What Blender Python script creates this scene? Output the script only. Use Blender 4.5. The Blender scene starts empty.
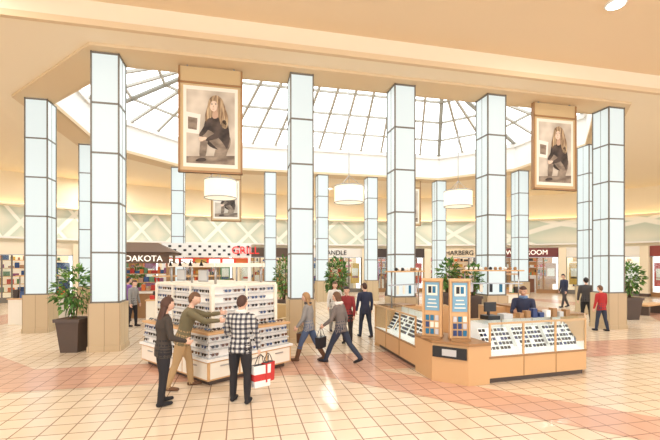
import bpy, math, random, bisect
from mathutils import Vector, Matrix, kdtree
random.seed(7)
R=math.radians
def lin(c):
    return tuple(((v/12.92) if v<=0.04045 else ((v+0.055)/1.055)**2.4) for v in [x/255 for x in c])
MATS={}
def mat(name,rgb=(200,200,200),rough=0.6,emit=0,ergb=None,metal=0):
    if name in MATS: return MATS[name]
    m=bpy.data.materials.new(name); m.use_nodes=True
    b=m.node_tree.nodes['Principled BSDF']
    c=lin(rgb)+(1,)
    b.inputs['Base Color'].default_value=c
    b.inputs['Roughness'].default_value=rough
    b.inputs['Metallic'].default_value=metal
    if emit:
        b.inputs['Emission Color'].default_value=(lin(ergb)+(1,)) if ergb else c
        b.inputs['Emission Strength'].default_value=emit
    MATS[name]=m; return m
def nodes(m): return m.node_tree.nodes, m.node_tree.links, m.node_tree.nodes['Principled BSDF']
def tile_mat(name,c1,c2,mort,size,ms,rough):
    m=mat(name,c1,rough); N,L,b=nodes(m)
    tc=N.new('ShaderNodeTexCoord'); br=N.new('ShaderNodeTexBrick')
    br.offset=0; br.inputs['Scale'].default_value=1
    br.inputs['Brick Width'].default_value=size; br.inputs['Row Height'].default_value=size
    br.inputs['Mortar Size'].default_value=ms; br.inputs['Mortar Smooth'].default_value=0.2
    br.inputs['Color1'].default_value=lin(c1)+(1,); br.inputs['Color2'].default_value=lin(c2)+(1,)
    br.inputs['Mortar'].default_value=lin(mort)+(1,)
    L.new(tc.outputs['Object'],br.inputs['Vector'])
    nz=N.new('ShaderNodeTexNoise'); nz.inputs['Scale'].default_value=0.8; nz.inputs['Detail'].default_value=3
    L.new(tc.outputs['Object'],nz.inputs['Vector'])
    mx=N.new('ShaderNodeMix'); mx.data_type='RGBA'; mx.blend_type='MULTIPLY'
    mx.inputs[0].default_value=0.12
    L.new(br.outputs['Color'],mx.inputs[6]); L.new(nz.outputs['Fac'],mx.inputs[7])
    L.new(mx.outputs[2],b.inputs['Base Color'])
    return m

class MB:
    def __init__(s): s.v=[];s.f=[];s.fm=[];s.sm=[];s.mats=[];s.M=Matrix()
    def mi(s,m):
        if m not in s.mats: s.mats.append(m)
        return s.mats.index(m)
    def add(s,vs,fs,m,smooth=False):
        o=len(s.v); i=s.mi(m)
        for p in vs: s.v.append(s.M@Vector(p))
        for f in fs: s.f.append([a+o for a in f]); s.fm.append(i); s.sm.append(smooth)
    def box(s,c,d,m,rz=0,taper=1.0):
        x,y,z=d[0]/2,d[1]/2,d[2]/2; t=taper
        vs=[(-x*t,-y*t,-z),(x*t,-y*t,-z),(x*t,y*t,-z),(-x*t,y*t,-z),(-x,-y,z),(x,-y,z),(x,y,z),(-x,y,z)]
        Q=Matrix.Translation(c)@Matrix.Rotation(rz,4,'Z')
        s.add([Q@Vector(v) for v in vs],[(0,3,2,1),(4,5,6,7),(0,1,5,4),(1,2,6,5),(2,3,7,6),(3,0,4,7)],m)
    def frus(s,z0,z1,a0,b0,a1,b1,m):
        s.add([(-a0,-b0,z0),(a0,-b0,z0),(a0,b0,z0),(-a0,b0,z0),(-a1,-b1,z1),(a1,-b1,z1),(a1,b1,z1),(-a1,b1,z1)],[(0,3,2,1),(4,5,6,7),(0,1,5,4),(1,2,6,5),(2,3,7,6),(3,0,4,7)],m)
    def beam(s,p,q,w,h,m):
        p=Vector(p);q=Vector(q);d=(q-p)
        if d.length<1e-5:return
        d.normalize(); up=Vector((0,0,1))
        if abs(d.z)>.95: up=Vector((0,1,0))
        a=d.cross(up).normalized()*w/2; b=a.cross(d).normalized()*h/2
        s.add([p-a-b,p+a-b,p+a+b,p-a+b,q-a-b,q+a-b,q+a+b,q-a+b],[(0,1,2,3),(7,6,5,4),(4,5,1,0),(5,6,2,1),(6,7,3,2),(7,4,0,3)],m)
    def tube(s,pts,rad,m,n=8,smooth=True,cap=True):
        pts=[Vector(p) for p in pts]; vs=[];fs=[]
        for i,p in enumerate(pts):
            d=(pts[min(i+1,len(pts)-1)]-pts[max(i-1,0)]).normalized()
            up=Vector((0,0,1)) if abs(d.z)<.9 else Vector((0,1,0))
            a=d.cross(up).normalized(); b=a.cross(d).normalized(); r=rad[i] if isinstance(rad,(list,tuple)) else rad
            for k in range(n):
                t=2*math.pi*k/n; vs.append(p+a*math.cos(t)*r+b*math.sin(t)*r)
        for i in range(len(pts)-1):
            for k in range(n):
                fs.append((i*n+k,(i+1)*n+k,(i+1)*n+(k+1)%n,i*n+(k+1)%n))
        if cap:
            fs.append(list(range(n))); fs.append([(len(pts)-1)*n+k for k in range(n)][::-1])
        s.add(vs,fs,m,smooth)
    def prism(s,poly,z0,z1,m):
        n=len(poly)
        vs=[(p[0],p[1],z0) for p in poly]+[(p[0],p[1],z1) for p in poly]
        fs=[list(range(n))[::-1],[n+k for k in range(n)]]+[(k,(k+1)%n,n+(k+1)%n,n+k) for k in range(n)]
        s.add(vs,fs,m)
    def sphere(s,c,r,m,n=12,k=8,fn=None):
        vs=[];fs=[]
        for i in range(k+1):
            ph=math.pi*i/k
            for j in range(n):
                th=2*math.pi*j/n
                d=Vector((math.sin(ph)*math.cos(th),math.sin(ph)*math.sin(th),math.cos(ph)))
                if fn: d=fn(d)
                vs.append(Vector(c)+Vector((d.x*r[0],d.y*r[1],d.z*r[2])))
        for i in range(k):
            for j in range(n):
                fs.append((i*n+j,(i+1)*n+j,(i+1)*n+(j+1)%n,i*n+(j+1)%n))
        s.add(vs,fs,m,True)
    def flat(s,pts,y,m):
        s.add([(p[0],y,p[1]) for p in pts],[list(range(len(pts)))],m)
    def obj(s,name,matrix=None,parent=None):
        me=bpy.data.meshes.new(name); me.from_pydata([tuple(v) for v in s.v],[],s.f)
        for m in s.mats: me.materials.append(m)
        for p,i,k in zip(me.polygons,s.fm,s.sm): p.material_index=i; p.use_smooth=k
        me.update()
        o=bpy.data.objects.new(name,me); bpy.context.collection.objects.link(o)
        if matrix is not None: o.matrix_world=matrix
        if parent: o.parent=parent
        return o

COURT=Matrix.Translation((0.85,17.9,0))@Matrix.Rotation(R(12.8),4,'Z')
ZS=7.45; ZO=7.52; ZC=8.1; ZE=8.95
# ---------- materials
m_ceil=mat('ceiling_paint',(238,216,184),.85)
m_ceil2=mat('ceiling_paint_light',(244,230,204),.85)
m_beam=mat('beam_paint_shaded',(224,200,164),.85)  # tan whose deeper tone holds the shade of the unlit soffit
m_white=mat('white_paint',(244,242,238),.6)
m_wall=mat('wall_paint',(242,230,204),.85)
m_floor=tile_mat('floor_tile_cream',(236,218,194),(229,209,182),(156,130,108),.33,.010,.22)
m_pink=tile_mat('floor_tile_rose',(221,178,155),(212,168,145),(154,116,98),.33,.010,.22)
m_base=tile_mat('column_base_tile',(210,188,152),(202,178,142),(162,138,106),.35,.008,.4)
m_panel=mat('lit_panel',(120,122,120),.4,.82,(230,242,240))
m_frame=mat('panel_frame',(120,114,104),.5)
m_mull=mat('skylight_mullion',(184,180,170),.5)
m_glass=mat('skylight_glazing',(240,248,255),.5,2.3,(242,249,255))  # panes emit by themselves in place of sky behind the glass
m_wood=mat('kiosk_maple',(212,170,122),.4)
m_wood2=mat('kiosk_maple_dark',(160,120,78),.4)
m_black=mat('black_plastic',(24,24,26),.35)
m_dark=mat('dark_brown_pot',(84,70,62),.45)
m_steel=mat('steel',(170,170,172),.3,metal=.8)
m_leaf=mat('leaf_green',(74,118,50),.5)
m_leaf2=mat('leaf_green_light',(122,160,76),.5)
m_bark=mat('bark',(96,72,50),.8)
m_lamp=mat('lamp_shade',(200,192,170),.7,.8,(255,244,218))
m_lit=mat('lit_white',(255,252,245),.6,.9)
m_cove=mat('cove_light',(255,214,120),.6,3.2,(255,214,140))
m_grayc=mat('light_gray',(196,198,198),.5)
def glass():
    m=bpy.data.materials.new('case_glass'); m.use_nodes=True; N=m.node_tree.nodes;L=m.node_tree.links
    N.clear(); o=N.new('ShaderNodeOutputMaterial'); mx=N.new('ShaderNodeMixShader'); t=N.new('ShaderNodeBsdfTransparent'); g=N.new('ShaderNodeBsdfGlossy')
    t.inputs[0].default_value=(.95,.98,.97,1); g.inputs['Roughness'].default_value=.03; mx.inputs[0].default_value=.07
    L.new(t.outputs[0],mx.inputs[1]);L.new(g.outputs[0],mx.inputs[2]);L.new(mx.outputs[0],o.inputs[0]); return m
m_gl=glass()
# ---------- court shell
def octo(d):
    a=7.8+.44*d;b=6+d;c=10.95+d;e=2.5+.388*d
    return [(x-.25,y) for x,y in [(-a,-b),(a,-b),(c,-e),(c,e),(a,b),(-a,b),(-c,e),(-c,-e)]]
fl=MB(); fl.add([(-32,-27,0),(32,-27,0),(32,24,0),(-32,24,0)],[(0,1,2,3)],m_floor); fl.obj('floor',COURT)
ib=MB()
o1=octo(1.9);o2=octo(3.5)
for i in range(8):
    j=(i+1)%8; ib.add([o1[i]+(.004,),o2[i]+(.004,),o2[j]+(.004,),o1[j]+(.004,)],[(0,1,2,3)],m_pink)
ib.add([(-3.4,-9.5,.004),(-2.0,-9.5,.004),(3.3,-15.4,.004),(1.9,-15.4,.004)],[(0,3,2,1)],m_pink)
ib.add([(1.9,-15.4,.004),(3.3,-15.4,.004),(8.6,-9.5,.004),(7.2,-9.5,.004)],[(0,1,2,3)],m_pink)
ib.obj('floor_tile_inlay',COURT)
# ceiling
outer=[(-30,-7.3),(30,-7.3),(30,-5),(30,6),(30,19),(-30,19),(-30,6),(-30,-5)]
cb=MB(); oo=octo(.6)
for i in range(8):
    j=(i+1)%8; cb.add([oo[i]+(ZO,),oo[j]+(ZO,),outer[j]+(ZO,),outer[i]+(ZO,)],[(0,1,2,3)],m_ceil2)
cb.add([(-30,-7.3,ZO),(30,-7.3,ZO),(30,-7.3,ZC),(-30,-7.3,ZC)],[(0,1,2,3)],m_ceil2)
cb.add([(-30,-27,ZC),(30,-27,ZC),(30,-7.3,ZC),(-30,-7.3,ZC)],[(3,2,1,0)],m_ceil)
cb.beam((-30,-7.33,ZO+.05),(30,-7.33,ZO+.05),.12,.14,m_beam)
cb.obj('ceiling',COURT)
rb=MB(); oi=octo(-.36)
for i in range(8):
    j=(i+1)%8
    rb.add([oo[i]+(ZS,),oo[j]+(ZS,),oi[j]+(ZS,),oi[i]+(ZS,)],[(0,1,2,3)],m_beam)
    rb.add([oo[i]+(ZS,),oo[j]+(ZS,),oo[j]+(ZO,),oo[i]+(ZO,)],[(0,1,2,3)],m_beam)
    rb.add([oi[i]+(ZS,),oi[j]+(ZS,),oi[j]+(ZE,),oi[i]+(ZE,)],[(0,1,2,3)],m_white)
    rb.beam(oi[i]+(ZS+.06,),oi[j]+(ZS+.06,),.1,.12,m_beam)
    rb.beam(oi[i]+(ZE-.1,),oi[j]+(ZE-.1,),.2,.2,m_white)
rb.obj('ceiling_ring_beam',COURT)
# skylight
sk=MB()
rid=[(-5,0,ZE+2.0),(4.6,0,ZE+2.0)]
ev=[(p[0],p[1],ZE) for p in oi]
def facet(e0,e1,r0,r1,n,k):
    e0,e1,r0,r1=map(Vector,(e0,e1,r0,r1))
    g=[[ (e0.lerp(e1,i/n)).lerp(r0.lerp(r1,i/n),j/k) for i in range(n+1)] for j in range(k+1)]
    for j in range(k):
        for i in range(n):
            up=Vector((0,0,.05)); a,b,c,d=g[j][i],g[j][i+1],g[j+1][i+1],g[j+1][i]
            if (c-d).length<1e-4: sk.add([a+up,b+up,c+up],[(0,1,2)],m_glass)
            else: sk.add([a+up,b+up,c+up,d+up],[(0,1,2,3)],m_glass)
    for i in range(n+1):
        w=.19 if i in(0,n) else .11
        sk.beam(g[0][i],g[k][i],w,.12,m_mull)
    for j in range(k+1):
        for i in range(n): sk.beam(g[j][i],g[j][i+1],.1,.1,m_mull)
L_,R_=rid
facet(ev[0],ev[1],L_,R_,12,4); facet(ev[5],ev[4],L_,R_,12,4)
facet(ev[1],ev[2],R_,R_,3,4); facet(ev[2],ev[3],R_,R_,3,4); facet(ev[3],ev[4],R_,R_,3,4)
facet(ev[5],ev[6],L_,L_,3,4); facet(ev[6],ev[7],L_,L_,3,4); facet(ev[7],ev[0],L_,L_,3,4)
sk.obj('skylight',COURT)
# columns
W=.66
for (u,v) in [(-.05,-6),(-3.1,-6),(3.0,-6),(-8.05,-6),(7.55,-6),(-11.08,-2.5),(10.45,-2.4),(-11.3,2.5),(10.75,2.5),(0,6),(-3.05,6),(3.05,6),(-8.05,6),(7.6,6)]:
    c=MB()
    c.box((0,0,.6),(W+.08,W+.08,1.2),m_base); c.box((0,0,.07),(W+.12,W+.12,.14),m_base)
    c.box((0,0,1.2+(ZS-1.2)/2),(W-.04,W-.04,ZS-1.2),m_panel)
    for sx in(-1,1):
        for sy in(-1,1): c.box((sx*(W/2-.018),sy*(W/2-.018),1.2+(ZS-1.2)/2),(.036,.036,ZS-1.2),m_frame)
        c.box((sx*(W/2-.018),0,1.2+(ZS-1.2)/2),(.01,.01,ZS-1.2),m_frame)
    for k in range(6):
        z=1.22+k*(ZS-1.22)/5.0*.995
        c.box((0,0,z),(W,W,.042),m_frame)
    c.obj('illuminated_column',COURT@Matrix.Translation((u,v,0)))
# outer wall: ellipse
A,B=24,13.5
def zigmat():
    m=mat('mural_band',(214,214,184),.8); N,L,b=nodes(m)
    tc=N.new('ShaderNodeTexCoord'); 
    w1=N.new('ShaderNodeTexWave'); w1.wave_type='BANDS'; w1.bands_direction='DIAGONAL'; w1.inputs['Scale'].default_value=.3; w1.inputs['Distortion'].default_value=0
    mp=N.new('ShaderNodeMapping'); mp.inputs['Scale'].default_value=(-1,-1,1.1)
    w2=N.new('ShaderNodeTexWave'); w2.wave_type='BANDS'; w2.bands_direction='DIAGONAL'; w2.inputs['Scale'].default_value=.22
    L.new(tc.outputs['Object'],w1.inputs['Vector']);L.new(tc.outputs['Object'],mp.inputs['Vector']);L.new(mp.outputs[0],w2.inputs['Vector'])
    cr=N.new('ShaderNodeValToRGB'); cr.color_ramp.elements[0].position=.0; cr.color_ramp.elements[0].color=lin((232,230,212))+(1,)
    e=cr.color_ramp.elements[1]; e.position=.93; e.color=lin((202,212,196))+(1,)
    e=cr.color_ramp.elements.new(.975); e.color=lin((246,245,234))+(1,)
    mx=N.new('ShaderNodeMath'); mx.operation='MAXIMUM'
    L.new(w1.outputs['Fac'],mx.inputs[0]);L.new(w2.outputs['Fac'],mx.inputs[1]);L.new(mx.outputs[0],cr.inputs[0]);L.new(cr.outputs[0],b.inputs['Base Color'])
    return m
m_mural=zigmat()
dense=[(A*math.cos(t),B*math.sin(t)) for t in [math.pi*i/2000 for i in range(2001)]]
acc=[0]
for i in range(1,2001): acc.append(acc[-1]+math.dist(dense[i],dense[i-1]))
NM=12
def at(s): return dense[min(2000,bisect.bisect_left(acc,s))]
pts=[at(acc[-1]*i/NM) for i in range(NM+1)]
fine=[at(acc[-1]*i/48) for i in range(49)]
fine=[(A,-12)]+fine+[(-A,-12)]
wb=MB()
ZW=3.45
for i in range(len(fine)-1):
    p,q=fine[i],fine[i+1]
    def ins(p,k): return (p[0]*k,p[1]*k)
    wb.add([p+(5.55,),q+(5.55,),q+(ZC,),p+(ZC,)],[(3,2,1,0)],m_wall)
    wb.add([p+(3.75,),q+(3.75,),q+(5.55,),p+(5.55,)],[(3,2,1,0)],m_mural)
    wb.add([p+(ZW,),q+(ZW,),q+(3.75,),p+(3.75,)],[(3,2,1,0)],m_wall)
    if p[1]>=0 and q[1]>=0:
        k=.985
        wb.beam(ins(p,k)+(3.72,),ins(q,k)+(3.72,),.35,.10,m_white)
        wb.beam(ins(p,k)+(5.62,),ins(q,k)+(5.62,),.4,.10,m_wall)
        wb.beam(ins(p,.992)+(5.7,),ins(q,.992)+(5.7,),.16,.04,m_cove)
wb.add([(A,-12,0),(A,0,0),(A,0,ZW),(A,-12,ZW)],[(0,1,2,3)],m_wall)
wb.add([(-A,-12,0),(-A,0,0),(-A,0,ZW),(-A,-12,ZW)],[(3,2,1,0)],m_wall)
wb.obj('wall_back',COURT)
# storefronts
goods=[mat('goods_%d'%i,c,.6) for i,c in enumerate([(200,60,50),(60,90,140),(220,180,90),(240,235,225),(70,60,55),(190,150,120),(110,150,110),(230,120,60),(150,90,130)])]
m_in=mat('shop_interior',(240,222,190),.7,.35)  # back panels glow to stand in for lighting inside the shops
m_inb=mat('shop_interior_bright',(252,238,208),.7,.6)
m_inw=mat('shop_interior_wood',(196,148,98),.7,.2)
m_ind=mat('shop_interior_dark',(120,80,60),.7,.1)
fas=[(150,70,62),(240,236,226),(120,60,58),(232,214,184),(70,60,56),(238,236,230),(90,74,62),(236,226,205),(240,240,236),(238,228,206),(150,96,60),(230,214,186)]
sig=['BOUTIQUE','GIFTS','WINE ROOM','HARBERG','BOOKS','CANDLE','','JEWELERS','','','HOME','TOYS']
m_sgn_d=mat('sign_dark',(40,34,34),.5); m_sgn_r=mat('sign_red',(215,40,35),.5,.8); m_sgn_l=mat('sign_light',(250,244,230),.5,.8)
def text(s,size,m,parent,M):
    c=bpy.data.curves.new('sign_text','FONT'); c.body=s; c.size=size; c.extrude=.02; c.align_x='CENTER'; c.align_y='CENTER'
    c.materials.append(m); o=bpy.data.objects.new('sign_lettering',c); bpy.context.collection.objects.link(o)
    o.parent=parent; o.matrix_local=M@Matrix.Rotation(R(90),4,'X'); return o
for i in range(NM):
    p,q=Vector(pts[i]),Vector(pts[i+1]); c=(p+q)/2; d=(p-q); Lg=d.length; ang=math.atan2(d.y,d.x)
    M=COURT@Matrix.Translation((c.x,c.y,0))@Matrix.Rotation(ang,4,'Z')
    s=MB(); hw=Lg/2; mf=mat('fascia_%d'%i,fas[i],.6); mi_=[m_in,m_inw,m_inw,m_in,m_ind,m_in][i%6]
    if i>=9 or i<2: mi_=m_inb
    s.box((-hw,0,ZW/2),(.5,.7,ZW),m_wall); s.box((-hw,-.02,.1),(.54,.74,.2),m_dark)
    s.box((0,0.1,3.1),(2*hw-.5,.5,.7),mf)
    s.box((0,-.16,2.73),(2*hw-.5,.08,.05),m_steel)
    s.add([(-hw,3,0),(hw,3,0),(hw,3,3.2),(-hw,3,3.2)],[(0,1,2,3)],mi_)
    s.add([(-hw,.3,3.0),(hw,.3,3.0),(hw,3,3.0),(-hw,3,3.0)],[(0,1,2,3)],m_lit)
    xs=[-hw+.25,-hw+1.3,-.75,.75,hw-1.3,hw-.25]
    for x in xs: s.box((x,0,1.38),(.09,.09,2.76),m_frame if i%2 else m_wood2)
    for a,b in((0,1),(1,2),(3,4),(4,5)):
        s.box(((xs[a]+xs[b])/2,0,1.5),(xs[b]-xs[a]-.06,.015,2.4),m_gl)
        s.box(((xs[a]+xs[b])/2,0,.15),(xs[b]-xs[a]-.06,.08,.3),m_frame if i%2 else m_wood2)
    for x in(-hw+.78,hw-.78):
        s.box((x,.05,1.5),(.72,.02,1.6),goods[(i*2+(x>0))%9]); s.box((x,.035,1.6),(.5,.01,.6),m_white); s.box((x,.03,1.2),(.5,.01,.12),goods[(i+3)%9])
    for sh in range(5):
        z=.45+sh*.5; s.box((0,2.75,z),(2*hw-1,.4,.04),m_wood if i%2 else m_white)
        x=-hw+.6
        while x<hw-.6:
            w=random.uniform(.1,.35); h=random.uniform(.12,.4)
            s.box((x+w/2,2.75,z+.02+h/2),(w,.25,h),random.choice(goods)); x+=w+random.uniform(.02,.2)
    for k in range(6):
        x=random.uniform(-hw+.8,hw-.8); y=random.uniform(.6,1.8); hh=random.uniform(.8,1.5)
        s.box((x,y,hh/2),(.6,.4,hh),random.choice([m_wood,m_wood2,m_white,m_ind])); 
        for g in range(4): s.box((x-.2+.13*g,y,hh+.12),(.1,.15,.24),random.choice(goods))
    o=s.obj('storefront',M)
    dark=sum(fas[i])<400
    if sig[i]: text(sig[i],.5,m_sgn_l if dark else m_sgn_d,o,Matrix.Translation((0,-.18,3.1)))
# pendants
for u,zt in((-5.55,ZE+1.6),(0,ZE+1.9),(5.4,ZE+1.55)):
    l=MB(); n=32
    ring=[(math.cos(2*math.pi*k/n),math.sin(2*math.pi*k/n)) for k in range(n)]
    r=.65; z0,z1=-.36,.36
    l.add([(a*r,b*r,z0) for a,b in ring]+[(a*r,b*r,z1) for a,b in ring],[(k,(k+1)%n,n+(k+1)%n,n+k) for k in range(n)],m_lamp,True)
    l.add([(a*r*.97,b*r*.97,z0+.03) for a,b in ring],[list(range(n))[::-1]],m_lamp)
    l.tube([(a*r,b*r,z0) for a,b in ring]+[(r,0,z0)],.022,m_steel,6); l.tube([(a*r,b*r,z1) for a,b in ring]+[(r,0,z1)],.022,m_steel,6)
    for k in range(3):
        a,b=ring[k*10]; l.tube([(a*r,b*r,z1),(0,0,z1+.5)],.01,m_steel,6)
    l.tube([(0,0,z0+.05),(0,0,zt-5.3)],.018,m_steel,6)
    l.obj('drum_pendant_lamp',COURT@Matrix.Translation((u,0,5.3)))
# posters
m_pf=mat('poster_frame',(204,178,134),.5); m_pm=mat('poster_mat',(242,236,222),.7)
def photo_bg():
    m=mat('poster_photo_ground',(206,200,188),.7); N,L,b=nodes(m)
    tc=N.new('ShaderNodeTexCoord'); nz=N.new('ShaderNodeTexNoise'); nz.inputs['Scale'].default_value=1.6; nz.inputs['Detail'].default_value=2
    cr=N.new('ShaderNodeValToRGB'); cr.color_ramp.elements[0].position=.3; cr.color_ramp.elements[0].color=lin((172,160,144))+(1,); cr.color_ramp.elements[1].position=.7; cr.color_ramp.elements[1].color=lin((228,218,202))+(1,)
    L.new(tc.outputs['Object'],nz.inputs['Vector']);L.new(nz.outputs['Fac'],cr.inputs[0]);L.new(cr.outputs[0],b.inputs['Base Color']); return m
m_pbg=photo_bg()
def streak(name,c1,c2,sc):
    m=mat(name,c1,.7); N,L,b=nodes(m); tc=N.new('ShaderNodeTexCoord'); mp=N.new('ShaderNodeMapping'); mp.inputs['Scale'].default_value=sc
    nz=N.new('ShaderNodeTexNoise'); nz.inputs['Scale'].default_value=3; nz.inputs['Detail'].default_value=4
    cr=N.new('ShaderNodeValToRGB'); cr.color_ramp.elements[0].position=.35; cr.color_ramp.elements[0].color=lin(c1)+(1,); cr.color_ramp.elements[1].position=.65; cr.color_ramp.elements[1].color=lin(c2)+(1,)
    L.new(tc.outputs['Object'],mp.inputs[0]);L.new(mp.outputs[0],nz.inputs['Vector']);L.new(nz.outputs['Fac'],cr.inputs[0]);L.new(cr.outputs[0],b.inputs['Base Color']); return m
m_pd=streak('poster_photo_dark',(44,38,36),(92,78,70),(1,1,1)); m_pg=streak('poster_photo_gray',(112,98,86),(164,148,130),(1,1,2)); m_ph=streak('poster_photo_hair',(122,94,68),(212,186,150),(7,1,1)); m_ps=mat('poster_photo_skin',(234,208,186),.7)
m_pw=mat('poster_photo_white',(240,234,224),.7); m_pss=mat('poster_photo_skin_shade',(198,164,140),.7)
def ell(cx,cz,a,b,rot=0,n=24):
    return [(cx+a*math.cos(t)*math.cos(rot)-b*math.sin(t)*math.sin(rot),cz+a*math.cos(t)*math.sin(rot)+b*math.sin(t)*math.cos(rot)) for t in [2*math.pi*k/n for k in range(n)]]
def smooth(pts,it=2):
    for _ in range(it):
        q=[]
        for i in range(len(pts)):
            a,b=pts[i],pts[(i+1)%len(pts)]
            q+=[(a[0]*.75+b[0]*.25,a[1]*.75+b[1]*.25),(a[0]*.25+b[0]*.75,a[1]*.25+b[1]*.75)]
        pts=q
    return pts
def poster(u,v):
    p=MB(); p.box((0,0,-1.4),(1.6,.08,2.8),m_pf)
    p.box((0,0,-.42),(1.66,.12,.05),m_wood2); p.box((0,0,-2.77),(1.66,.12,.06),m_wood2)
    for sx in(-1,1): p.box((sx*.8,0,-1.4),(.05,.12,2.8),m_wood2)
    for side in(1,-1):
        p.M=Matrix.Rotation(0 if side==1 else math.pi,4,'Z')
        Y=-.042
        def F(pts,k,m,sm=False): p.flat(smooth(pts) if sm else pts,Y-.003*k,m)
        F([(-.7,-2.65),(.7,-2.65),(.7,-.5),(-.7,-.5)],0,m_pm)
        F([(-.62,-2.55),(.62,-2.55),(.62,-.6),(-.62,-.6)],1,m_pbg)
        F([(-.62,-1.75),(-.3,-1.78),(-.26,-1.25),(-.62,-1.2)],2,m_pw)
        F([(-.58,-1.65),(-.36,-1.67),(-.34,-1.36),(-.58,-1.33)],3,m_pg)
        F([(-.62,-2.55),(.62,-2.55),(.62,-2.3),(-.62,-2.38)],2,m_pg)
        F([(.05,-2.52),(.12,-2.1),(.3,-1.8),(.5,-1.75),(.52,-2.0),(.4,-2.25),(.38,-2.52)],3,m_pg,True)
        F([(-.12,-2.1),(.4,-2.2),(.5,-1.9),(.46,-1.5),(.36,-1.22),(.1,-1.14),(-.1,-1.26),(-.2,-1.6)],4,m_pd,True)
        F([(.35,-2.3),(.45,-2.15),(.1,-1.72),(-.14,-1.62),(-.2,-1.76),(-.05,-1.95)],5,m_pg,True)
        F([(-.22,-1.66),(-.05,-1.66),(-.08,-2.0),(-.14,-2.45),(-.3,-2.45),(-.28,-2.05)],6,m_pg,True)
        F([(-.34,-2.42),(-.12,-2.4),(-.12,-2.5),(-.42,-2.52)],7,m_pd,True)
        F([(.32,-1.3),(.44,-1.45),(.32,-1.8),(-.12,-1.98),(-.14,-1.88),(.2,-1.68)],7,m_pd,True)
        F([(-.06,-1.3),(.04,-1.4),(-.1,-1.72),(-.26,-1.86),(-.32,-1.8),(-.2,-1.62)],8,m_pd,True)
        F(ell(-.2,-1.9,.1,.045,.3),9,m_ps); 
        for q in range(4): F(ell(-.27+.012*q,-1.87-.03*q,.05,.012,.25),10,m_ps)
        F([(.03,-1.36),(.2,-1.32),(.18,-1.12),(.05,-1.12)],8,m_pss,True)
        F([(-.06,-.86),(.02,-.74),(.16,-.7),(.3,-.8),(.36,-1.0),(.46,-1.3),(.42,-1.62),(.26,-1.55),(.2,-1.25),(0,-1.3),(-.12,-1.5),(-.16,-1.3),(-.09,-1.05)],7,m_ph,True)
        F(ell(.07,-1.0,.105,.155,.12),10,m_ps); F(ell(.12,-1.06,.06,.09,.12),11,m_pss)
        F(ell(.08,-1.02,.08,.12,.12),12,m_ps)
        F(ell(.03,-.975,.02,.008),13,m_pd); F(ell(.125,-.965,.02,.008),13,m_pd); F(ell(.03,-.945,.026,.005,.1),13,m_pd); F(ell(.125,-.935,.026,.005,-.1),13,m_pd)
        F(ell(.065,-1.095,.03,.01),13,m_pss); F([(.065,-.98),(.085,-1.045),(.05,-1.045)],13,m_pss)
        F([(-.05,-1.0),(-.04,-.84),(.08,-.76),(.24,-.82),(.25,-1.1),(.19,-1.25),(.2,-1.0),(.13,-.87),(.02,-.88),(-.02,-1.0),(-.06,-1.2)],14,m_ph,True)
    p.M=Matrix()
    for x in(-.6,.6): p.box((x,0,.02),(.04,.04,.06),m_steel)
    p.obj('hanging_poster',COURT@Matrix.Translation((u,v,ZS-.05)))
for u,v in((-5.53,-6.1),(5.28,-6.1),(-5.5,6),(5.5,6)): poster(u,v)
# downlights: one real fixture, the others added as fill light, far ones for dim walls
for (x,y) in((6.5,9.1),(-8,7.0),(0,4),(-5,3),(5,3),(13,14.5),(-13,14),(14,25),(-14,24),(3,-2),(-6,-3),(8,0),(-7,26),(0,28),(8,28.5),(18,19),(-17,17)):
    loc=COURT.inverted()@Vector((x,y,0)); zc=ZC if loc.y<-7.3 else ZO
    d=MB(); n=24
    d.add([(.16*math.cos(2*math.pi*k/n),.16*math.sin(2*math.pi*k/n),-.012) for k in range(n)],[list(range(n))[::-1]],mat('downlight_and_fill_lens',(255,250,235),.5,6.0))
    d.tube([(.19*math.cos(2*math.pi*k/n),.19*math.sin(2*math.pi*k/n),-.01) for k in range(n+1)],.035,m_white,6)
    o=d.obj('downlight_and_fill',Matrix.Translation((x,y,zc)))
    la=bpy.data.lights.new('downlight_and_fill_light','AREA'); la.shape='DISK'; la.size=.3; la.energy=185 if y>12 else 120; la.color=(1,.97,.93)
    lo=bpy.data.objects.new('bulb_and_fill',la); bpy.context.collection.objects.link(lo); lo.parent=o; lo.location=(0,0,-.03)
# ---------- plants
def foliage(b,c,r,n,size=.1,droop=0):
    for _ in range(n):
        while True:
            p=Vector((random.uniform(-1,1),random.uniform(-1,1),random.uniform(-1,1)))
            if .25<p.length<1: break
        pos=Vector(c)+Vector((p.x*r[0],p.y*r[1],p.z*r[2]))
        d=(p.normalized()+Vector((random.uniform(-.6,.6),random.uniform(-.6,.6),random.uniform(-.7,.3)-droop))).normalized()
        a=d.cross(Vector((random.random(),random.random(),1))).normalized(); nrm=a.cross(d)
        s=size*random.uniform(.7,1.3)
        b.add([pos,pos+d*s*.35+a*s*.28,pos+d*s+nrm*s*-.1,pos+d*s*.35-a*s*.28,pos+d*s*.5+nrm*s*.08],[(0,1,4),(1,2,4),(2,3,4),(3,0,4)],random.choice([m_leaf,m_leaf,m_leaf2]))
def planter(x,y,w=.55,h=.8,top=2.0,spread=.42,n=500):
    b=MB()
    b.box((0,0,h/2),(w,w,h),m_dark,taper=.72)
    b.box((0,0,h-.03),(w+.06,w+.06,.08),m_dark); b.box((0,0,h+.012),(w-.06,w-.06,.02),m_bark)
    for k in range(6):
        a=k*1.05; e=(math.cos(a)*spread*.6,math.sin(a)*spread*.6,h+(top-h)*random.uniform(.6,.85))
        b.tube([(math.cos(a)*.04,math.sin(a)*.04,h),(e[0]*.35,e[1]*.35,(h+e[2])/2),e],[.016,.012,.006],m_bark,6)
    foliage(b,(0,0,(h+top)/2+.12),(spread,spread,(top-h)/2),n,.15)
    b.obj('potted_ficus',Matrix.Translation((x,y,0)))
planter(-6.4,10.0,.58,.82,1.98,.46,420)
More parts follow.
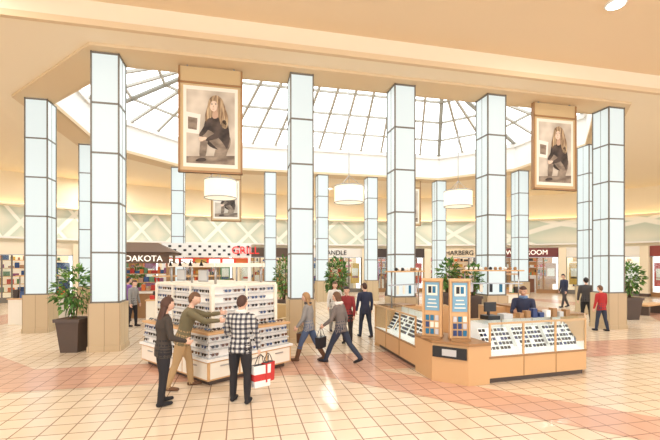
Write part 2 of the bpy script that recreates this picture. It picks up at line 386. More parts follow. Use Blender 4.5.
planter(11.9,15.9,.62,.85,2.1,.45,420)
planter(.25,15.5,.55,.8,2.35,.42,500); planter(-1.9,16.5,.55,.7,2.4,.4,400)
planter(-9.8,20.3); planter(14.2,20.5)
# ---------- left kiosk
m_lens=mat('sunglass_lens',(30,28,32),.15); m_cream=mat('kiosk_cream',(242,236,222),.5)
def shades(b,x,y,z,ang,m,tilt=-15,sc=1.2):
    T=b.M.copy(); b.M=T@Matrix.Translation((x,y,z))@Matrix.Rotation(ang,4,'Z')@Matrix.Rotation(R(tilt),4,'X')@Matrix.Scale(sc,4)
    for s in(-1,1):
        pts=[(s*.035+.03*math.cos(t),.024*math.sin(t)) for t in [2*math.pi*k/8 for k in range(8)]]
        b.add([(p[0],0,p[1]) for p in pts],[list(range(8))],m)
    b.box((0,.004,.014),(.14,.006,.008),m_black)
    for s in(-1,1): b.box((s*.068,.05,.012),(.005,.1,.008),m_black)
    b.M=T
k=MB(); sx,sy=2.0,2.6; hx,hy=sx/2,sy/2
k.box((0,0,.05),(sx-.2,sy-.2,.1),m_dark); k.box((0,0,.27),(sx,sy,.34),m_wood)
for j in range(3):
    k.box((-hx-.006,-hy+.43+j*.86,.27),(.012,.82,.28),m_cream); k.box((-hx-.02,-hy+.43+j*.86,.34),(.02,.2,.02),m_steel)
    k.box((-hx+.35+j*.65,-hy-.006,.27),(.6,.012,.28),m_cream); k.box((-hx+.35+j*.65,-hy-.02,.34),(.2,.02,.02),m_steel)
k.box((0,0,.46),(sx+.06,sy+.06,.04),m_white)
lens=[m_lens,m_lens,mat('lens_brown',(96,60,40),.2),mat('lens_blue',(60,80,120),.2)]
def rows(z0,z1,i0,i1,n,sp,tilt):
    k.frus(z0,z1,hx-i0,hy-i0,hx-i1,hy-i1,m_white)
    for r_ in range(n):
        f=(r_+.5)/n; z=z0+(z1-z0)*f; ins=i0+(i1-i0)*f
        f0=r_/n; zl=z0+(z1-z0)*f0; il=i0+(i1-i0)*f0
        for s in(-1,1):
            k.box((0,s*(hy-il+.012),zl+.01),(2*(hx-il)+.03,.05,.018),m_grayc); k.box((s*(hx-il+.012),0,zl+.01),(.05,2*(hy-il)+.03,.018),m_grayc)
        nx=int(2*(hx-ins)/sp); ny=int(2*(hy-ins)/sp)
        for i in range(nx):
            x=-(hx-ins)+(i+.5)*2*(hx-ins)/nx; yy=-(hy-ins)-.035
            if random.random()<.92:
                shades(k,x,yy,z,0,random.choice(lens),tilt); shades(k,x,-yy,z,math.pi,random.choice(lens),tilt)
        for i in range(ny):
            y=-(hy-ins)+(i+.5)*2*(hy-ins)/ny; xx=-(hx-ins)-.035
            if random.random()<.92:
                shades(k,xx,y,z,-math.pi/2,random.choice(lens),tilt); shades(k,-xx,y,z,math.pi/2,random.choice(lens),tilt)
rows(.48,.90,.05,.07,3,.2,-10)
k.box((0,0,.925),(sx-.02,sy-.02,.04),m_wood)
for i in range(11):
    y=-hy+.2+i*.22; shades(k,-hx+.12,y,.985,-math.pi/2,random.choice(lens),-50,1.3)
for i in range(8):
    x=-hx+.25+i*.22; shades(k,x,-hy+.12,.985,0,random.choice(lens),-50,1.3)
ax,ay=hx-.24,hy-.24
rows(.945,1.74,.25,.27,5,.19,-4)
k.box((0,0,1.76),(2*ax+.04,2*ay+.04,.05),m_cream)
for s in(-1,1):
    for t in(-1,1): k.box((s*(ax+.0),t*(ay+.0),1.34),(.07,.07,.82),m_cream)
for t in(-.35,.35):
    for s in(-1,1): k.box((s*(ax+.01),t,1.34),(.06,.035,.8),m_cream)
for s in(-1,1): k.box((0,s*(ay+.01),1.34),(.035,.06,.8),m_cream)
zt=1.78
for a in(-.55,.55):
    for c_ in(-.85,0,.85): k.tube([(a,c_,zt),(a,c_,2.16)],.022,m_steel,8)
    k.beam((a,-.95,2.15),(a,.95,2.15),.06,.08,m_cream)
for c_ in(-.85,.85): k.beam((-.6,c_,2.15),(.6,c_,2.15),.06,.08,m_cream)
for c_ in(-.42,.42):
    k.box((-.55,c_,zt+.16),(.02,.34,.24),m_steel); k.box((-.55,c_,zt+.16),(.03,.3,.2),m_grayc)
for c_ in (-.6,-.2,.2,.6): k.tube([(-.55,c_,2.18),(-.7,c_,2.24),(-.7,c_,2.13)],[.01,.012,.04],m_black,8)
k.obj('sunglasses_kiosk',Matrix.Translation((-2.47,8.62,0))@Matrix.Rotation(R(49),4,'Z'))
# ---------- right kiosk
rk=MB()
P=[(1.9,7.45),(2.45,7.08),(5.05,7.88),(5.55,8.7),(5.1,11.0),(1.95,11.2),(1.2,10.75)]
def seg(p,q):
    p=Vector(p);q=Vector(q);d=q-p
    return Matrix.Translation((p.x,p.y,0))@Matrix.Rotation(math.atan2(d.y,d.x),4,'Z'),d.length
m_cloth=mat('display_white',(248,248,246),.6,.3)  # boards glow faintly in place of lamps inside the case
m_phone=[mat('case_%d'%i,c,.4) for i,c in enumerate([(25,25,30),(40,60,110),(60,60,66),(200,200,205),(20,110,150)])]
def case(p,q,a=0,b_=0,items=True):
    M,L=seg(p,q); rk.M=M; x0,x1=a,L-b_; w=x1-x0; cx=(x0+x1)/2; D=.62
    rk.box((cx,D/2+.03,.05),(w-.04,D-.08,.1),m_dark)
    rk.box((cx,D/2,.28),(w,D,.36),m_wood); rk.box((cx,D/2,.475),(w+.02,D+.02,.03),m_wood2)
    n=max(1,round(w/.85))
    for i in range(1,n): rk.box((x0+w*i/n,-.003,.28),(.012,.01,.36),m_wood2)
    rk.box((cx,D/2,1.085),(w+.02,D+.02,.03),m_gl); 
    for i in range(n+1):
        x=x0+w*i/n; x=min(max(x,x0+.015),x1-.015)
        rk.box((x,.015,.78),(.03,.03,.58),m_wood); rk.box((x,D-.015,.78),(.03,.03,.58),m_wood)
    rk.box((cx,.012,1.085),(w+.02,.03,.035),m_wood); rk.box((cx,D-.012,1.085),(w+.02,.03,.035),m_wood)
    rk.box((cx,.012,.78),(w-.04,.008,.56),m_gl)
    rk.box((cx,D-.02,.78),(w-.02,.02,.58),m_white)
    rk.box((cx,D/2,.5),(w-.04,D-.04,.012),m_cloth)
    for i in range(n):
        cw=w/n; c0=x0+cw*(i+.5)
        T=rk.M.copy(); 
        for t in(-1,1):
            rk.M=T@Matrix.Translation((c0+t*cw*.23,.3,.74))@Matrix.Rotation(R(-32),4,'X')
            rk.box((0,0,0),(cw*.4,.02,.46),m_cloth)
            for r_ in range(5):
                for c_ in range(4):
                    if random.random()<.9: rk.box((-cw*.16+c_*cw*.107,-.016,-.18+r_*.09),(cw*.075,.012,.055),random.choice(m_phone[:3]+[m_black]))
        rk.M=T
    rk.M=Matrix()
case(P[6],P[0],0,.75); case(P[1],P[2],.45,0); case(P[2],P[3]); 
for i,j in((3,4),(4,5),(5,6)):
    M,L=seg(P[i],P[j]); rk.M=M
    if i==4:
        for a,b in((0,1.0),(1.9,L)): rk.box(((a+b)/2,.3,.53),(b-a,.6,1.06),m_wood)
    else: rk.box((L/2,.3,.53),(L,.6,1.06),m_wood)
    if i!=4: rk.box((L/2,.3,1.08),(L+.04,.64,.04),m_wood2)
    rk.M=Matrix()
M,L=seg(P[6],P[0]); a=(M@Vector((L-.75,0,0))).to_2d(); a2=(M@Vector((L-.75,.62,0))).to_2d()
M2,L2=seg(P[1],P[2]); b=(M2@Vector((.45,0,0))).to_2d(); b2=(M2@Vector((.45,.62,0))).to_2d()
poly=[tuple(a),P[0],P[1],tuple(b),tuple(b2),tuple(a2)]
rk.prism(poly,.0,.72,m_wood); rk.prism([(Vector(p)*1.0+(Vector(p)-Vector((2.3,8.0)))*.03)[:] for p in poly],.70,.75,m_wood2)
M3,L3=seg(P[0],P[1]); rk.M=M3
rk.box((L3/2,-.025,.56),(.62,.03,.2),m_black); rk.box((L3/2,-.04,.56),(.26,.01,.12),m_grayc)
rk.M=Matrix()
m_adv=mat('advert_blue',(120,168,196),.5)
def tower(px,py,rz):
    T=Matrix.Translation((px,py,.75))@Matrix.Rotation(rz,4,'Z'); rk.M=T
    rk.box((0,0,.02),(.36,.3,.04),m_wood2); rk.box((0,0,.56),(.34,.06,1.06),m_wood)
    for s in(-1,1): rk.box((s*.17,0,.58),(.03,.12,1.12),m_wood)
    rk.box((0,0,1.12),(.38,.14,.05),m_wood)
    rk.box((0,-.035,.8),(.27,.012,.54),m_adv); rk.box((0,-.045,.92),(.2,.01,.2),m_cream); rk.box((-.04,-.052,.93),(.06,.006,.13),m_phone[0]); rk.box((.04,-.052,.93),(.06,.006,.13),m_phone[4])
    for q in range(3): rk.box((0,-.045,.6+q*.07),(.2-.03*q,.01,.02),m_cream)
    for r_ in range(3):
        for c_ in range(3): rk.box((-.09+c_*.09,-.04,.13+r_*.13),(.065,.02,.1),random.choice([m_phone[1],m_phone[3],m_phone[4],m_cream]))
    rk.M=Matrix()
tower(1.98,7.72,R(-28)); tower(2.42,7.48,R(-5))
def rack(cx,cy,rz,w,z):
    rk.M=Matrix.Translation((cx,cy,0))@Matrix.Rotation(rz,4,'Z')
    for s in(-1,1): rk.tube([(s*w/2,0,1.06),(s*w/2,0,z)],.018,m_steel,8)
    rk.beam((-w/2-.1,0,z),(w/2+.1,0,z),.3,.035,m_wood); rk.beam((-w/2-.1,0,z-.35),(w/2+.1,0,z-.35),.03,.03,m_steel)
    n=int(w/.12)
    for i in range(n):
        x=-w/2+.06+i*(w-.12)/(n-1); rk.tube([(x,-.1,z+.02),(x,-.1,z+.07),(x,-.1,z+.1)],[.035,.05,.02],random.choice([m_white,m_black,m_wood2]),8)
        if i%2: rk.box((x,-.05,z-.48),(.08,.02,.22),random.choice(m_phone+[m_cream]))
    rk.M=Matrix()
rack(2.0,10.6,R(40),1.1,1.98); rack(4.4,10.9,R(172),1.4,2.0)
rk.M=Matrix.Translation((3.1,7.75,1.1))@Matrix.Rotation(R(15),4,'Z')
rk.box((0,0,.04),(.26,.26,.08),m_black); rk.box((0,.05,.15),(.04,.04,.14),m_black); rk.box((0,.0,.24),(.26,.03,.18),m_black); rk.box((.34,0,.05),(.2,.2,.1),m_grayc)
for q in range(8): rk.box((.7+q*.16,.02,.05+.02*(q%3)),(.1,.12,.1+.04*(q%3)),random.choice([m_white,m_phone[1],m_wood2,m_grayc]))
rk.M=Matrix()
rk.obj('accessories_kiosk')
planter(3.6,12.2,.4,1.3,2.2,.3,260); planter(4.4,12.3,.4,1.2,2.05,.26,220)
# distant kiosks
def farkiosk(x,y,rz,w,d,roof,label=None,h=2.5):
    b=MB()
    b.box((0,0,.5),(w,d,1.0),m_wood2); b.box((0,0,1.03),(w+.1,d+.1,.06),m_cream); b.box((0,0,.05),(w-.1,d-.1,.1),m_dark)
    for a in(-1,1):
        for c in(-1,1): b.box((a*(w/2-.08),c*(d/2-.08),h/2),(.1,.1,h),m_wood2)
    b.box((0,0,h+.02),(w+.2,d+.2,.1),roof)
    b.box((0,-d/2-.04,h-.2),(w,.06,.36),roof)
    b.add([(-w/2-.25,-d/2-.25,h+.07),(w/2+.25,-d/2-.25,h+.07),(w/2+.25,d/2+.25,h+.07),(-w/2-.25,d/2+.25,h+.07),(-w/4,0,h+.5),(w/4,0,h+.5)],[(0,1,5,4),(1,2,5),(2,3,4,5),(3,0,4),(3,2,1,0)],roof)
    for s in range(3):
        z=1.06+s*.36; b.box((0,0,z),(w-.3,.5,.03),m_wood)
        xx=-w/2+.25
        while xx<w/2-.25:
            q=random.uniform(.08,.2); hh=random.uniform(.1,.28); b.box((xx+q/2,-.12,z+.015+hh/2),(q,.16,hh),random.choice(goods)); xx+=q+.03
    o=b.obj('retail_kiosk',Matrix.Translation((x,y,0))@Matrix.Rotation(rz,4,'Z'))
    if label: text(label,.34,m_sgn_l,o,Matrix.Translation((.25,-d/2-.1,h-.2)))
farkiosk(-7.95,17.0,R(12.8),2.4,1.8,mat('kiosk_roof_brown',(104,80,62),.6),'DAKOTA',2.6)
g=MB(); g.box((0,0,.55),(4.2,.8,1.1),m_white); g.box((0,0,1.13),(4.3,.9,.06),m_black); g.box((0,0,2.9),(4.4,.3,.7),m_white)
for r_ in range(3):
    for c in range(18):
        if (r_+c)%2: g.box((-2.05+c*.24,-.155,2.7+r_*.2),(.14,.01,.11),m_black)
for s in(-1,1): g.box((s*2.1,0,1.5),(.14,.3,3.0),m_white)
g.box((0,.1,2.3),(4.1,.1,.42),mat('menu_red',(200,60,40),.5,.6)); 
for c in range(6): g.box((-1.7+c*.68,.04,2.3),(.55,.02,.32),random.choice([m_lit,goods[2],goods[7],m_lit]))
og=g.obj('food_counter',Matrix.Translation((-6.3,20.6,0))@Matrix.Rotation(R(12.8),4,'Z'))
text('GRILL',.55,m_sgn_r,og,Matrix.Translation((1.9,-.2,2.9)))
def lowdisplay(x,y,rz,w,d):
    b=MB(); b.box((0,0,.45),(w,d,.9),m_cream); b.box((0,0,.05),(w-.1,d-.1,.1),m_dark); b.box((0,0,.92),(w+.06,d+.06,.04),m_wood)
    for i in range(int(w/.22)):
        for yy in(-d/4,d/4):
            hh=random.uniform(.12,.4); b.box((-w/2+.15+i*.22,yy,.94+hh/2),(.14,.14,hh),random.choice(goods))
    for s in(-1,1): b.tube([(s*w*.4,0,.94),(s*w*.4,0,1.75)],.02,m_steel,8)
    b.beam((-w*.45,0,1.75),(w*.45,0,1.75),.3,.05,m_wood)
    b.obj('display_counter',Matrix.Translation((x,y,0))@Matrix.Rotation(rz,4,'Z'))
lowdisplay(-5.2,14.6,R(12),2.6,1.0); lowdisplay(7.0,17.5,R(12),3.0,1.1); lowdisplay(-10.9,15.0,R(12),1.6,.9)
def armchair(x,y,rz):
    m=mat('tan_leather',(200,172,124),.5); b=MB()
    for s in(-1,1):
        for t in(-1,1): b.box((s*.32,t*.3,.06),(.06,.06,.12),m_dark)
    b.box((0,0,.24),(.78,.75,.24),m); b.box((0,-.04,.41),(.52,.62,.12),m); b.box((0,.33,.62),(.78,.16,.62),m)
    for s in(-1,1): b.box((s*.33,-.03,.42),(.14,.7,.3),m)
    o=b.obj('armchair',Matrix.Translation((x,y,0))@Matrix.Rotation(rz,4,'Z'))
    md=o.modifiers.new('b','BEVEL'); md.width=.03; md.segments=3; md.limit_method='ANGLE'
armchair(-1.62,12.3,R(-25)); armchair(-2.6,13.2,R(-25))
bn=MB()
for s in(-1,1): bn.box((s*.7,0,.2),(.1,.5,.4),m_dark)
bn.box((0,0,.43),(1.8,.55,.07),m_wood); bn.obj('bench',Matrix.Translation((14.0,17.5,0))@Matrix.Rotation(R(30),4,'Z'))

# ---------- people
SK=[mat('skin_fair',(228,184,160),.55),mat('skin_tan',(208,162,134),.55)]
m_eye=mat('eye_white',(235,232,228),.3); m_iris=mat('eye_iris',(60,44,36),.2); m_lip=mat('lips',(186,104,96),.5)
def plaid():
    m=mat('plaid_shirt',(90,90,90),.8); N,L,b=nodes(m); tc=N.new('ShaderNodeTexCoord')
    def wv(ax,sc):
        w=N.new('ShaderNodeTexWave'); w.bands_direction=ax; w.inputs['Scale'].default_value=sc; L.new(tc.outputs['Object'],w.inputs['Vector'])
        g=N.new('ShaderNodeMath'); g.operation='GREATER_THAN'; g.inputs[1].default_value=.55; L.new(w.outputs['Fac'],g.inputs[0]); return g
    a=wv('X',4.2); c=wv('Z',4.2); ad=N.new('ShaderNodeMath'); ad.operation='ADD'; L.new(a.outputs[0],ad.inputs[0]);L.new(c.outputs[0],ad.inputs[1])
    hf=N.new('ShaderNodeMath'); hf.operation='MULTIPLY'; hf.inputs[1].default_value=.5; L.new(ad.outputs[0],hf.inputs[0])
    cr=N.new('ShaderNodeValToRGB'); cr.color_ramp.elements[0].color=lin((206,204,198))+(1,); cr.color_ramp.elements[1].color=lin((44,46,54))+(1,)
    e=cr.color_ramp.elements.new(.5); e.color=lin((112,112,118))+(1,)
    L.new(hf.outputs[0],cr.inputs[0]); L.new(cr.outputs[0],b.inputs['Base Color']); return m
m_plaid=plaid()
def person(name,x,y,head,H,top,pants,shoes,hair,longhair=False,lean=0,legs=((5,5,3),(-5,5,3)),armR=((.2,.05,-1),(.05,.25,-1)),armL=((.2,.05,-1),(.05,.25,-1)),
           headpitch=8,headyaw=0,hem=-.045,skin=0,boots=None,fem=False,collar=None,z0=0,bulk=1.0,scarf=None):
    src=MB(); tags=[]
    m_t,m_p,m_s,m_h=top,pants,shoes,hair; m_k=SK[skin]
    def ringtube(rings,m,n=14):
        vs=[];fs=[]
        for c,a,b in rings:
            for k_ in range(n):
                t=2*math.pi*k_/n; vs.append(c+a*math.cos(t)+b*math.sin(t))
        for i in range(len(rings)-1):
            for k_ in range(n): fs.append((i*n+k_,i*n+(k_+1)%n,(i+1)*n+(k_+1)%n,(i+1)*n+k_))
        fs.append(list(range(n))[::-1]); fs.append([(len(rings)-1)*n+k_ for k_ in range(n)])
        src.add(vs,fs,m)
        tags.extend([m]*len(vs))
    def limb(p,q,rs,m,flat=1.0,n=12,endcap=True):
        p=Vector(p);q=Vector(q); d=(q-p); Ln=d.length; d.normalize()
        up=Vector((0,1,0)) if abs(d.y)<.8 else Vector((0,0,1))
        a=d.cross(up).normalized(); b=a.cross(d).normalized()
        st=[]
        r0,r1=rs[0],rs[-1]
        if endcap:
            for t in(80,55,30): st.append((p-d*r0*math.sin(R(t))*.9,r0*math.cos(R(t))))
        ns=max(4,int(Ln/.03))
        for i in range(ns+1):
            t=i/ns*(len(rs)-1); k_=min(int(t),len(rs)-2); f=t-k_; r=rs[k_]*(1-f)+rs[k_+1]*f
            st.append((p+d*Ln*i/ns,r))
        if endcap:
            for t in(30,55,80): st.append((q+d*r1*math.sin(R(t))*.9,r1*math.cos(R(t))))
        ringtube([(c,a*r,b*r*flat) for c,r in st],m,n)
    J=[]
    for side,(f,kn,ab) in zip((-1,1),legs):
        hp=Vector((side*.052*H,0,0)); f_=R(f); a_=R(ab)
        th=Vector((side*math.sin(a_),math.sin(f_)*math.cos(a_),-math.cos(f_)*math.cos(a_)))
        kne=hp+th*.235*H; g_=R(f-kn)
        sh=Vector((side*math.sin(a_*.5),math.sin(g_),-math.cos(g_))).normalized(); ank=kne+sh*.225*H
        pitch=max(0,-(f-kn)-12)*.8 if kn>0 else 0
        J.append((hp,kne,ank,R(pitch)))
    low=min(j[2].z-math.sin(j[3])*.09*H for j in J)
    base=Vector((0,0,-low+.042*H))
    for hp,kne,ank,pt in J:
        hp,kne,ank=hp+base,kne+base,ank+base
        limb(hp,kne,[.055*H*bulk,.05*H*bulk,.036*H],m_p)
        if boots:
            mid=kne.lerp(ank,.3); limb(kne,mid,[.036*H,.035*H],m_p); limb(mid,ank,[.036*H,.035*H,.028*H],boots)
        else: limb(kne,ank,[.036*H,.036*H,.028*H],m_p)
        fd=Vector((0,math.cos(pt),-math.sin(pt))); mm=boots or m_s
        heel=ank+Vector((0,0,-.022*H))-fd*.02*H; toe=heel+fd*.115*H+Vector((0,0,-.002*H))
        limb(heel,toe,[.023*H,.026*H,.02*H],mm,.85)
    l_=R(lean); sd=Vector((0,math.sin(l_),math.cos(l_))); fwd=Vector((0,math.cos(l_),-math.sin(l_))); X=Vector((1,0,0))
    pel=base.copy()
    ringtube([(pel+sd*t*H,X*w*H*bulk,fwd*d*H*bulk) for t,w,d in((-.055,.06,.04),(-.03,.092,.062),(0,.1,.068),(.05,.092,.062),(.09,.08,.055))],m_p)
    wst=.074 if fem else .082; shw=.098 if fem else .108
    prof=[(hem,.104,.073),(hem+.02,.107,.076),(.02,.104,.074),(.06,.092,.066),(.10,wst,.06),(.16,.088,.065),(.21,.097,.07 if not fem else .078),(.255,.1,.066),(.29,.095,.055),(.31,.07,.045),(.325,.04,.036)]
    rr=[]
    for i in range(len(prof)-1):
        for t in(0,.5):
            rr.append(tuple(prof[i][k_]*(1-t)+prof[i+1][k_]*t for k_ in range(3)))
    rr.append(prof[-1])
    ringtube([(pel+sd*t*H,X*w*H*bulk,fwd*d*H*bulk) for t,w,d in rr],m_t,18)
    ns_=pel+sd*.325*H
    sh=[]
    for s in(-1,1): sh.append(pel+sd*.283*H+X*s*shw*H)
    limb(sh[0],sh[1],[.034*H,.04*H,.034*H],m_t)
    hc=ns_+Vector((0,.028*H+math.sin(l_)*.03*H,.088*H))
    limb(ns_-sd*.02*H,hc-Vector((0,.015*H,.02*H)),[.03*H,.027*H],m_k)
    if collar or scarf:
        r=.045*H
        m_c=scarf or collar
        rad=.022*H if scarf else .013*H
        pr=[ns_+X*r*math.cos(t)+fwd*r*math.sin(t)+sd*.012*H for t in [2*math.pi*i/14 for i in range(15)]]
        for i in range(14): limb(pr[i],pr[i+1],[rad,rad],m_c,n=8,endcap=False)
        if scarf: limb(ns_+fwd*.05*H,ns_+fwd*.085*H-sd*.16*H,[.02*H,.026*H],m_c)
    hands=[]
    for s,shp,(uv,fv) in((1,sh[1],armR),(-1,sh[0],armL)):
        u=Vector((uv[0]*s,uv[1],uv[2])).normalized(); f=Vector((fv[0]*s,fv[1],fv[2])).normalized()
        el=shp+u*.165*H; wr=el+f*.135*H
        limb(shp,el,[.036*H*bulk,.033*H*bulk,.028*H*bulk],m_t); limb(el,wr,[.028*H*bulk,.026*H,.021*H],m_t)
        hands.append((wr,f,s))
    so=src.obj('tmp_body'); md=so.modifiers.new('r','REMESH'); md.mode='VOXEL'; md.voxel_size=.0135
    md2=so.modifiers.new('s','SMOOTH'); md2.factor=.5; md2.iterations=3
    dg=bpy.context.evaluated_depsgraph_get(); ev_=so.evaluated_get(dg); me=ev_.to_mesh()
    kd=kdtree.KDTree(len(src.v))
    for i,v in enumerate(src.v): kd.insert(v,i)
    kd.balance()
    out=MB(); vs=[v.co.copy() for v in me.vertices]
    out.v=list(vs)
    for p in me.polygons:
        _,i,_d=kd.find(p.center); out.f.append(list(p.vertices)); out.fm.append(out.mi(tags[i])); out.sm.append(True)
    ev_.to_mesh_clear(); bpy.data.objects.remove(so)
    for wr,f,s in hands:
        side=Vector((0,1,0)) if abs(f.y)<.75 else Vector((0,0,1))
        side=(side-f*side.dot(f)).normalized()
        nrm=f.cross(side).normalized()
        inn=nrm if nrm.x*s<0 or abs(nrm.x)<.1 else -nrm
        L=.05*H
        out.tube([wr-f*.015*H,wr],[.017*H,.016*H],m_k,10)
        vsn=[];n=10
        for t,w,th in((-.1,.55,.6),(.15,.8,.8),(.5,1,1),(.9,1,.9),(1.05,.8,.5)):
            c=wr+f*L*t
            for k_ in range(n):
                a=2*math.pi*k_/n; vsn.append(c+side*.023*H*w*math.cos(a)+inn*.0105*H*th*math.sin(a))
        out.add(vsn,[(i*n+k_,i*n+(k_+1)%n,(i+1)*n+(k_+1)%n,(i+1)*n+k_) for i in range(4) for k_ in range(n)]+[[4*n+k_ for k_ in range(n)],list(range(n))[::-1]],m_k,True)
        for i,ln in enumerate((.041,.046,.042,.033)):
            p0=wr+f*L*.95+side*(.017-.0113*i)*H; pp=[p0]; dv=f.copy()
            for q in range(3):
                ang=R(14+10*q+4*i); dv=(dv*math.cos(ang*.8)+inn*math.sin(ang*.8)).normalized(); pp.append(pp[-1]+dv*ln*H*(.42,.32,.26)[q])
            out.tube(pp,[.0052*H,.005*H,.0046*H,.0034*H],m_k,6)
        p0=wr+f*L*.25+side*.018*H; dv=(f*.7+side*.6+inn*.35).normalized(); pp=[p0,p0+dv*.022*H]; dv=(dv+f*.5).normalized(); pp.append(pp[-1]+dv*.018*H)
        out.tube(pp,[.0075*H,.006*H,.0045*H],m_k,6)
    hs=.0655*H
    HM=Matrix.Translation(hc)@Matrix.Rotation(R(-headyaw),4,'Z')@Matrix.Rotation(R(-headpitch),4,'X')
    out.M=HM
    def headf(d):
        x_,y_,z_=d
        if z_<0: 
            k_=1-.32*(-z_)**1.6; x_*=k_; y_*=(1-.12*(-z_)**2)
            if y_>0: y_*=1.0+.04*(-z_)
        if y_>.3:
            nz=math.exp(-((x_/.16)**2))*math.exp(-(((z_+.17)/.2)**2)); y_+=.2*nz*(1 if z_<.1 else .4)
            for e in(-.38,.38): y_-=.07*math.exp(-(((x_-e)/.18)**2)-((z_-.03)/.13)**2)
            y_+=.05*math.exp(-((x_/.28)**2)-((z_+.5)/.1)**2)+.05*math.exp(-((x_/.3)**2)-((z_+.85)/.15)**2)
        return Vector((x_,y_,z_))
    rx,ry,rz=.047*H,.056*H,hs
    out.sphere((0,0,0),(rx,ry,rz),m_k,28,22,headf)
    for e in(-1,1):
        out.sphere((e*.017*H,.0455*H,.002*H),(.0075*H,.006*H,.0045*H),m_eye,8,6); out.sphere((e*.017*H,.0505*H,.002*H),(.0033*H,.002*H,.0033*H),m_iris,8,6)
        out.tube([(e*.008*H,.0535*H,.013*H),(e*.018*H,.053*H,.0155*H),(e*.028*H,.046*H,.012*H)],.0018*H,m_h,5)
        out.sphere((e*.047*H,-.004*H,-.004*H),(.006*H,.011*H,.016*H),m_k,8,8)
    out.sphere((0,.0555*H,-.0335*H),(.013*H,.004*H,.0042*H),m_lip,10,6)
    def hairf(d):
        line=.38 if d.y>0 else (.38+d.y*2.2)
        if longhair: line=.42 if d.y>.35 else (.42-(.35-d.y)*2.2)
        t=max(0,min(1,(d.z-line)/.22+.5)); t=t*t*(3-2*t)
        k_=.86+(.27 if longhair else .22)*t
        return Vector((d.x*k_,d.y*k_,d.z*k_))
    out.sphere((0,-.003*H,.002*H),(rx,ry,rz),m_h,28,20,hairf)
    if longhair:
        n=14; vsn=[]; rg=[(.02,.036,.044,-.016),(-.02,.044,.042,-.026),(-.06,.052,.038,-.036),(-.1,.06,.034,-.046),(-.14,.06,.028,-.054),(-.175,.048,.02,-.056),(-.195,.024,.01,-.054)]
        for z_,a_,b_,o_ in rg:
            for k_ in range(n):
                t=2*math.pi*k_/n; vsn.append((a_*H*math.cos(t),o_*H+b_*H*math.sin(t)*.75,z_*H))
        out.add(vsn,[(i*n+k_,i*n+(k_+1)%n,(i+1)*n+(k_+1)%n,(i+1)*n+k_) for i in range(len(rg)-1) for k_ in range(n)]+[[(len(rg)-1)*n+k_ for k_ in range(n)],list(range(n))],m_h,True)
    out.M=Matrix()
    o=out.obj(name,Matrix.Translation((x,y,z0))@Matrix.Rotation(R(head),4,'Z'))
    return o,[o.matrix_world@(w+f*.06*H) for w,f,s in hands]
def C(n,rgb,r=.85): return mat(n,rgb,r)
blk=C('cloth_black',(38,36,40)); char=C('cloth_charcoal',(74,70,70)); olive=C('cloth_olive',(114,106,80)); khaki=C('cloth_khaki',(182,150,108))
gry=C('cloth_gray',(146,144,142)); jean=C('denim',(82,98,128)); djean=C('denim_dark',(50,58,76)); red=C('cloth_red',(178,48,50)); brn=C('boot_brown',(108,76,54)); purp=C('cloth_purple',(130,88,160)); wht=C('cloth_white',(232,228,222)); navy=C('cloth_navy',(48,54,78))
h_dk=C('hair_dark_brown',(74,46,34),.6); h_br=C('hair_brown',(104,72,48),.6); h_bl=C('hair_blonde',(166,128,86),.6); h_bk=C('hair_black',(32,28,28),.6)
oA,hA=person('woman_in_dark_jacket',-2.58,6.19,-50,1.68,C('jacket_dark_olive',(66,58,52)),blk,blk,h_dk,True,2,((4,6,3),(-4,4,3)),fem=True,boots=blk,armR=((.2,.1,-1),(0,.9,-.3)),armL=((.2,.0,-1),(.05,.35,-1)),headpitch=6,hem=-.06)
oB,hB=person('man_reaching',-2.58,6.98,-72,1.74,olive,khaki,brn,h_br,False,15,((16,12,5),(-14,6,5)),armR=((.1,.8,-.5),(-.1,1,.0)),armL=((.1,.9,-.3),(-.1,1,.1)),headpitch=16,bulk=1.08)
oC,hC=person('man_in_plaid_shirt',-1.41,6.28,-8,1.70,m_plaid,blk,blk,h_dk,False,4,((4,4,4),(-3,4,5)),armR=((.25,.05,-1),(.1,.15,-1)),armL=((.3,.25,-1),(-.45,.9,.15)),headpitch=22,bulk=1.05,collar=wht)
oD,hD=person('woman_in_gray_jacket',-.47,8.96,75,1.6,gry,jean,brn,h_bl,True,3,((24,8,2),(-20,14,2)),fem=True,boots=brn,armR=((.2,-.1,-1),(0,.8,-.5)),armL=((.2,.2,-1),(0,.6,-.8)),headpitch=4,collar=char)
oE,hE=person('woman_with_scarf',.24,8.78,62,1.66,C('cloth_taupe',(118,110,106)),djean,blk,h_br,True,6,((28,6,2),(-26,16,2)),fem=True,boots=None,armR=((.2,-.3,-1),(0,.3,-1)),armL=((.2,.3,-1),(0,.8,-.6)),headpitch=4,scarf=wht)
person('woman_in_red_coat',.47,10.9,160,1.6,C('cloth_dark_red',(140,50,52)),blk,blk,h_bk,False,2,fem=True,hem=-.1)
person('shopper_in_navy_coat',1.05,11.9,20,1.66,navy,djean,blk,h_dk,False,2,((14,8,2),(-12,8,2)),hem=-.08)
person('shopper_in_light_top',.15,12.9,-170,1.65,wht,gry,blk,h_br,True,2,fem=True)
person('man_in_dark_jacket',9.55,14.9,-20,1.72,char,blk,blk,h_bk,False,2,((8,4,3),(-8,6,3)),bulk=1.08)
person('shopper_in_red_jacket',8.86,13.05,15,1.52,red,djean,blk,h_br,False,2,((10,4,3),(-8,6,3)))
person('man_walking',11.9,20.3,95,1.75,navy,char,blk,h_bk,False,2,((18,6,3),(-16,10,3)),bulk=1.08)
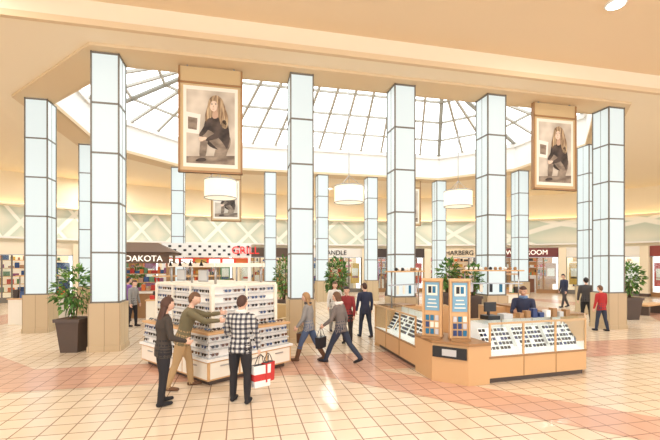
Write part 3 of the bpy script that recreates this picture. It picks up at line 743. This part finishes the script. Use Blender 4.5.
oK,_=person('cashier',4.5,9.3,150,1.70,navy,blk,blk,h_dk,False,6,armR=((.2,.3,-1),(-.3,1,.1)),armL=((.2,.3,-1),(-.3,1,.1)),headpitch=14,collar=C('shirt_blue',(110,140,180)),skin=1)
person('man_in_purple_shirt',-7.75,15.3,-30,1.7,purp,djean,blk,h_bk,False,2)
person('shopper_in_white_shirt',-4.0,16.4,160,1.65,wht,blk,blk,h_br,True,2,fem=True)
person('shopper_in_gray_coat',-6.9,14.0,-100,1.66,gry,blk,blk,h_dk,False,2)
person('shopper_by_counter',2.6,17.5,60,1.7,char,jean,blk,h_bk,False,2)
def bag(name,top,w,d,h,m,strap,rz=0,band=None):
    b=MB(); b.box((0,0,-strap-h/2),(w,d,h),m,taper=.92)
    b.box((0,0,-strap-.005),(w*.94,d*.9,.012),m_black)
    if band: b.box((0,0,-strap-h*.55),(w*.98,d*.985,h*.3),band)
    for s in(-1,1): b.tube([(-w*.25,s*d*.45,-strap),(-w*.15,s*d*.2,-strap*.3),(0,s*.01,0),(w*.15,s*d*.2,-strap*.3),(w*.25,s*d*.45,-strap)],.006,m_black,6)
    b.obj(name,Matrix.Translation(top)@Matrix.Rotation(rz,4,'Z'))
bag('shopping_bag',hC[0]+Vector((0.02,0,.0)),.3,.12,.34,C('paper_white',(240,236,232)),.16,R(40),C('paper_red',(200,60,56)))
bag('shopping_bag',hC[0]+Vector((.12,.1,.0)),.22,.1,.3,C('paper_red',(200,60,56)),.14,R(60))
bag('handbag',hD[0],.3,.12,.22,brn,.2,R(75)); bag('handbag',hE[1],.3,.12,.24,blk,.2,R(62))

w=bpy.data.worlds.new('World'); bpy.context.scene.world=w; w.use_nodes=True
bg=w.node_tree.nodes['Background']; bg.inputs[0].default_value=(.97,.98,1,1); bg.inputs[1].default_value=2.55
cd=bpy.data.cameras.new('camera'); cd.sensor_width=36; cd.lens=36*400/660; cd.shift_y=45/660; cd.clip_end=200
co=bpy.data.objects.new('camera',cd); bpy.context.collection.objects.link(co); co.location=(0,0,2.15); co.rotation_euler=(R(90),0,0)
bpy.context.scene.camera=co
bpy.context.scene.view_settings.view_transform='Standard'
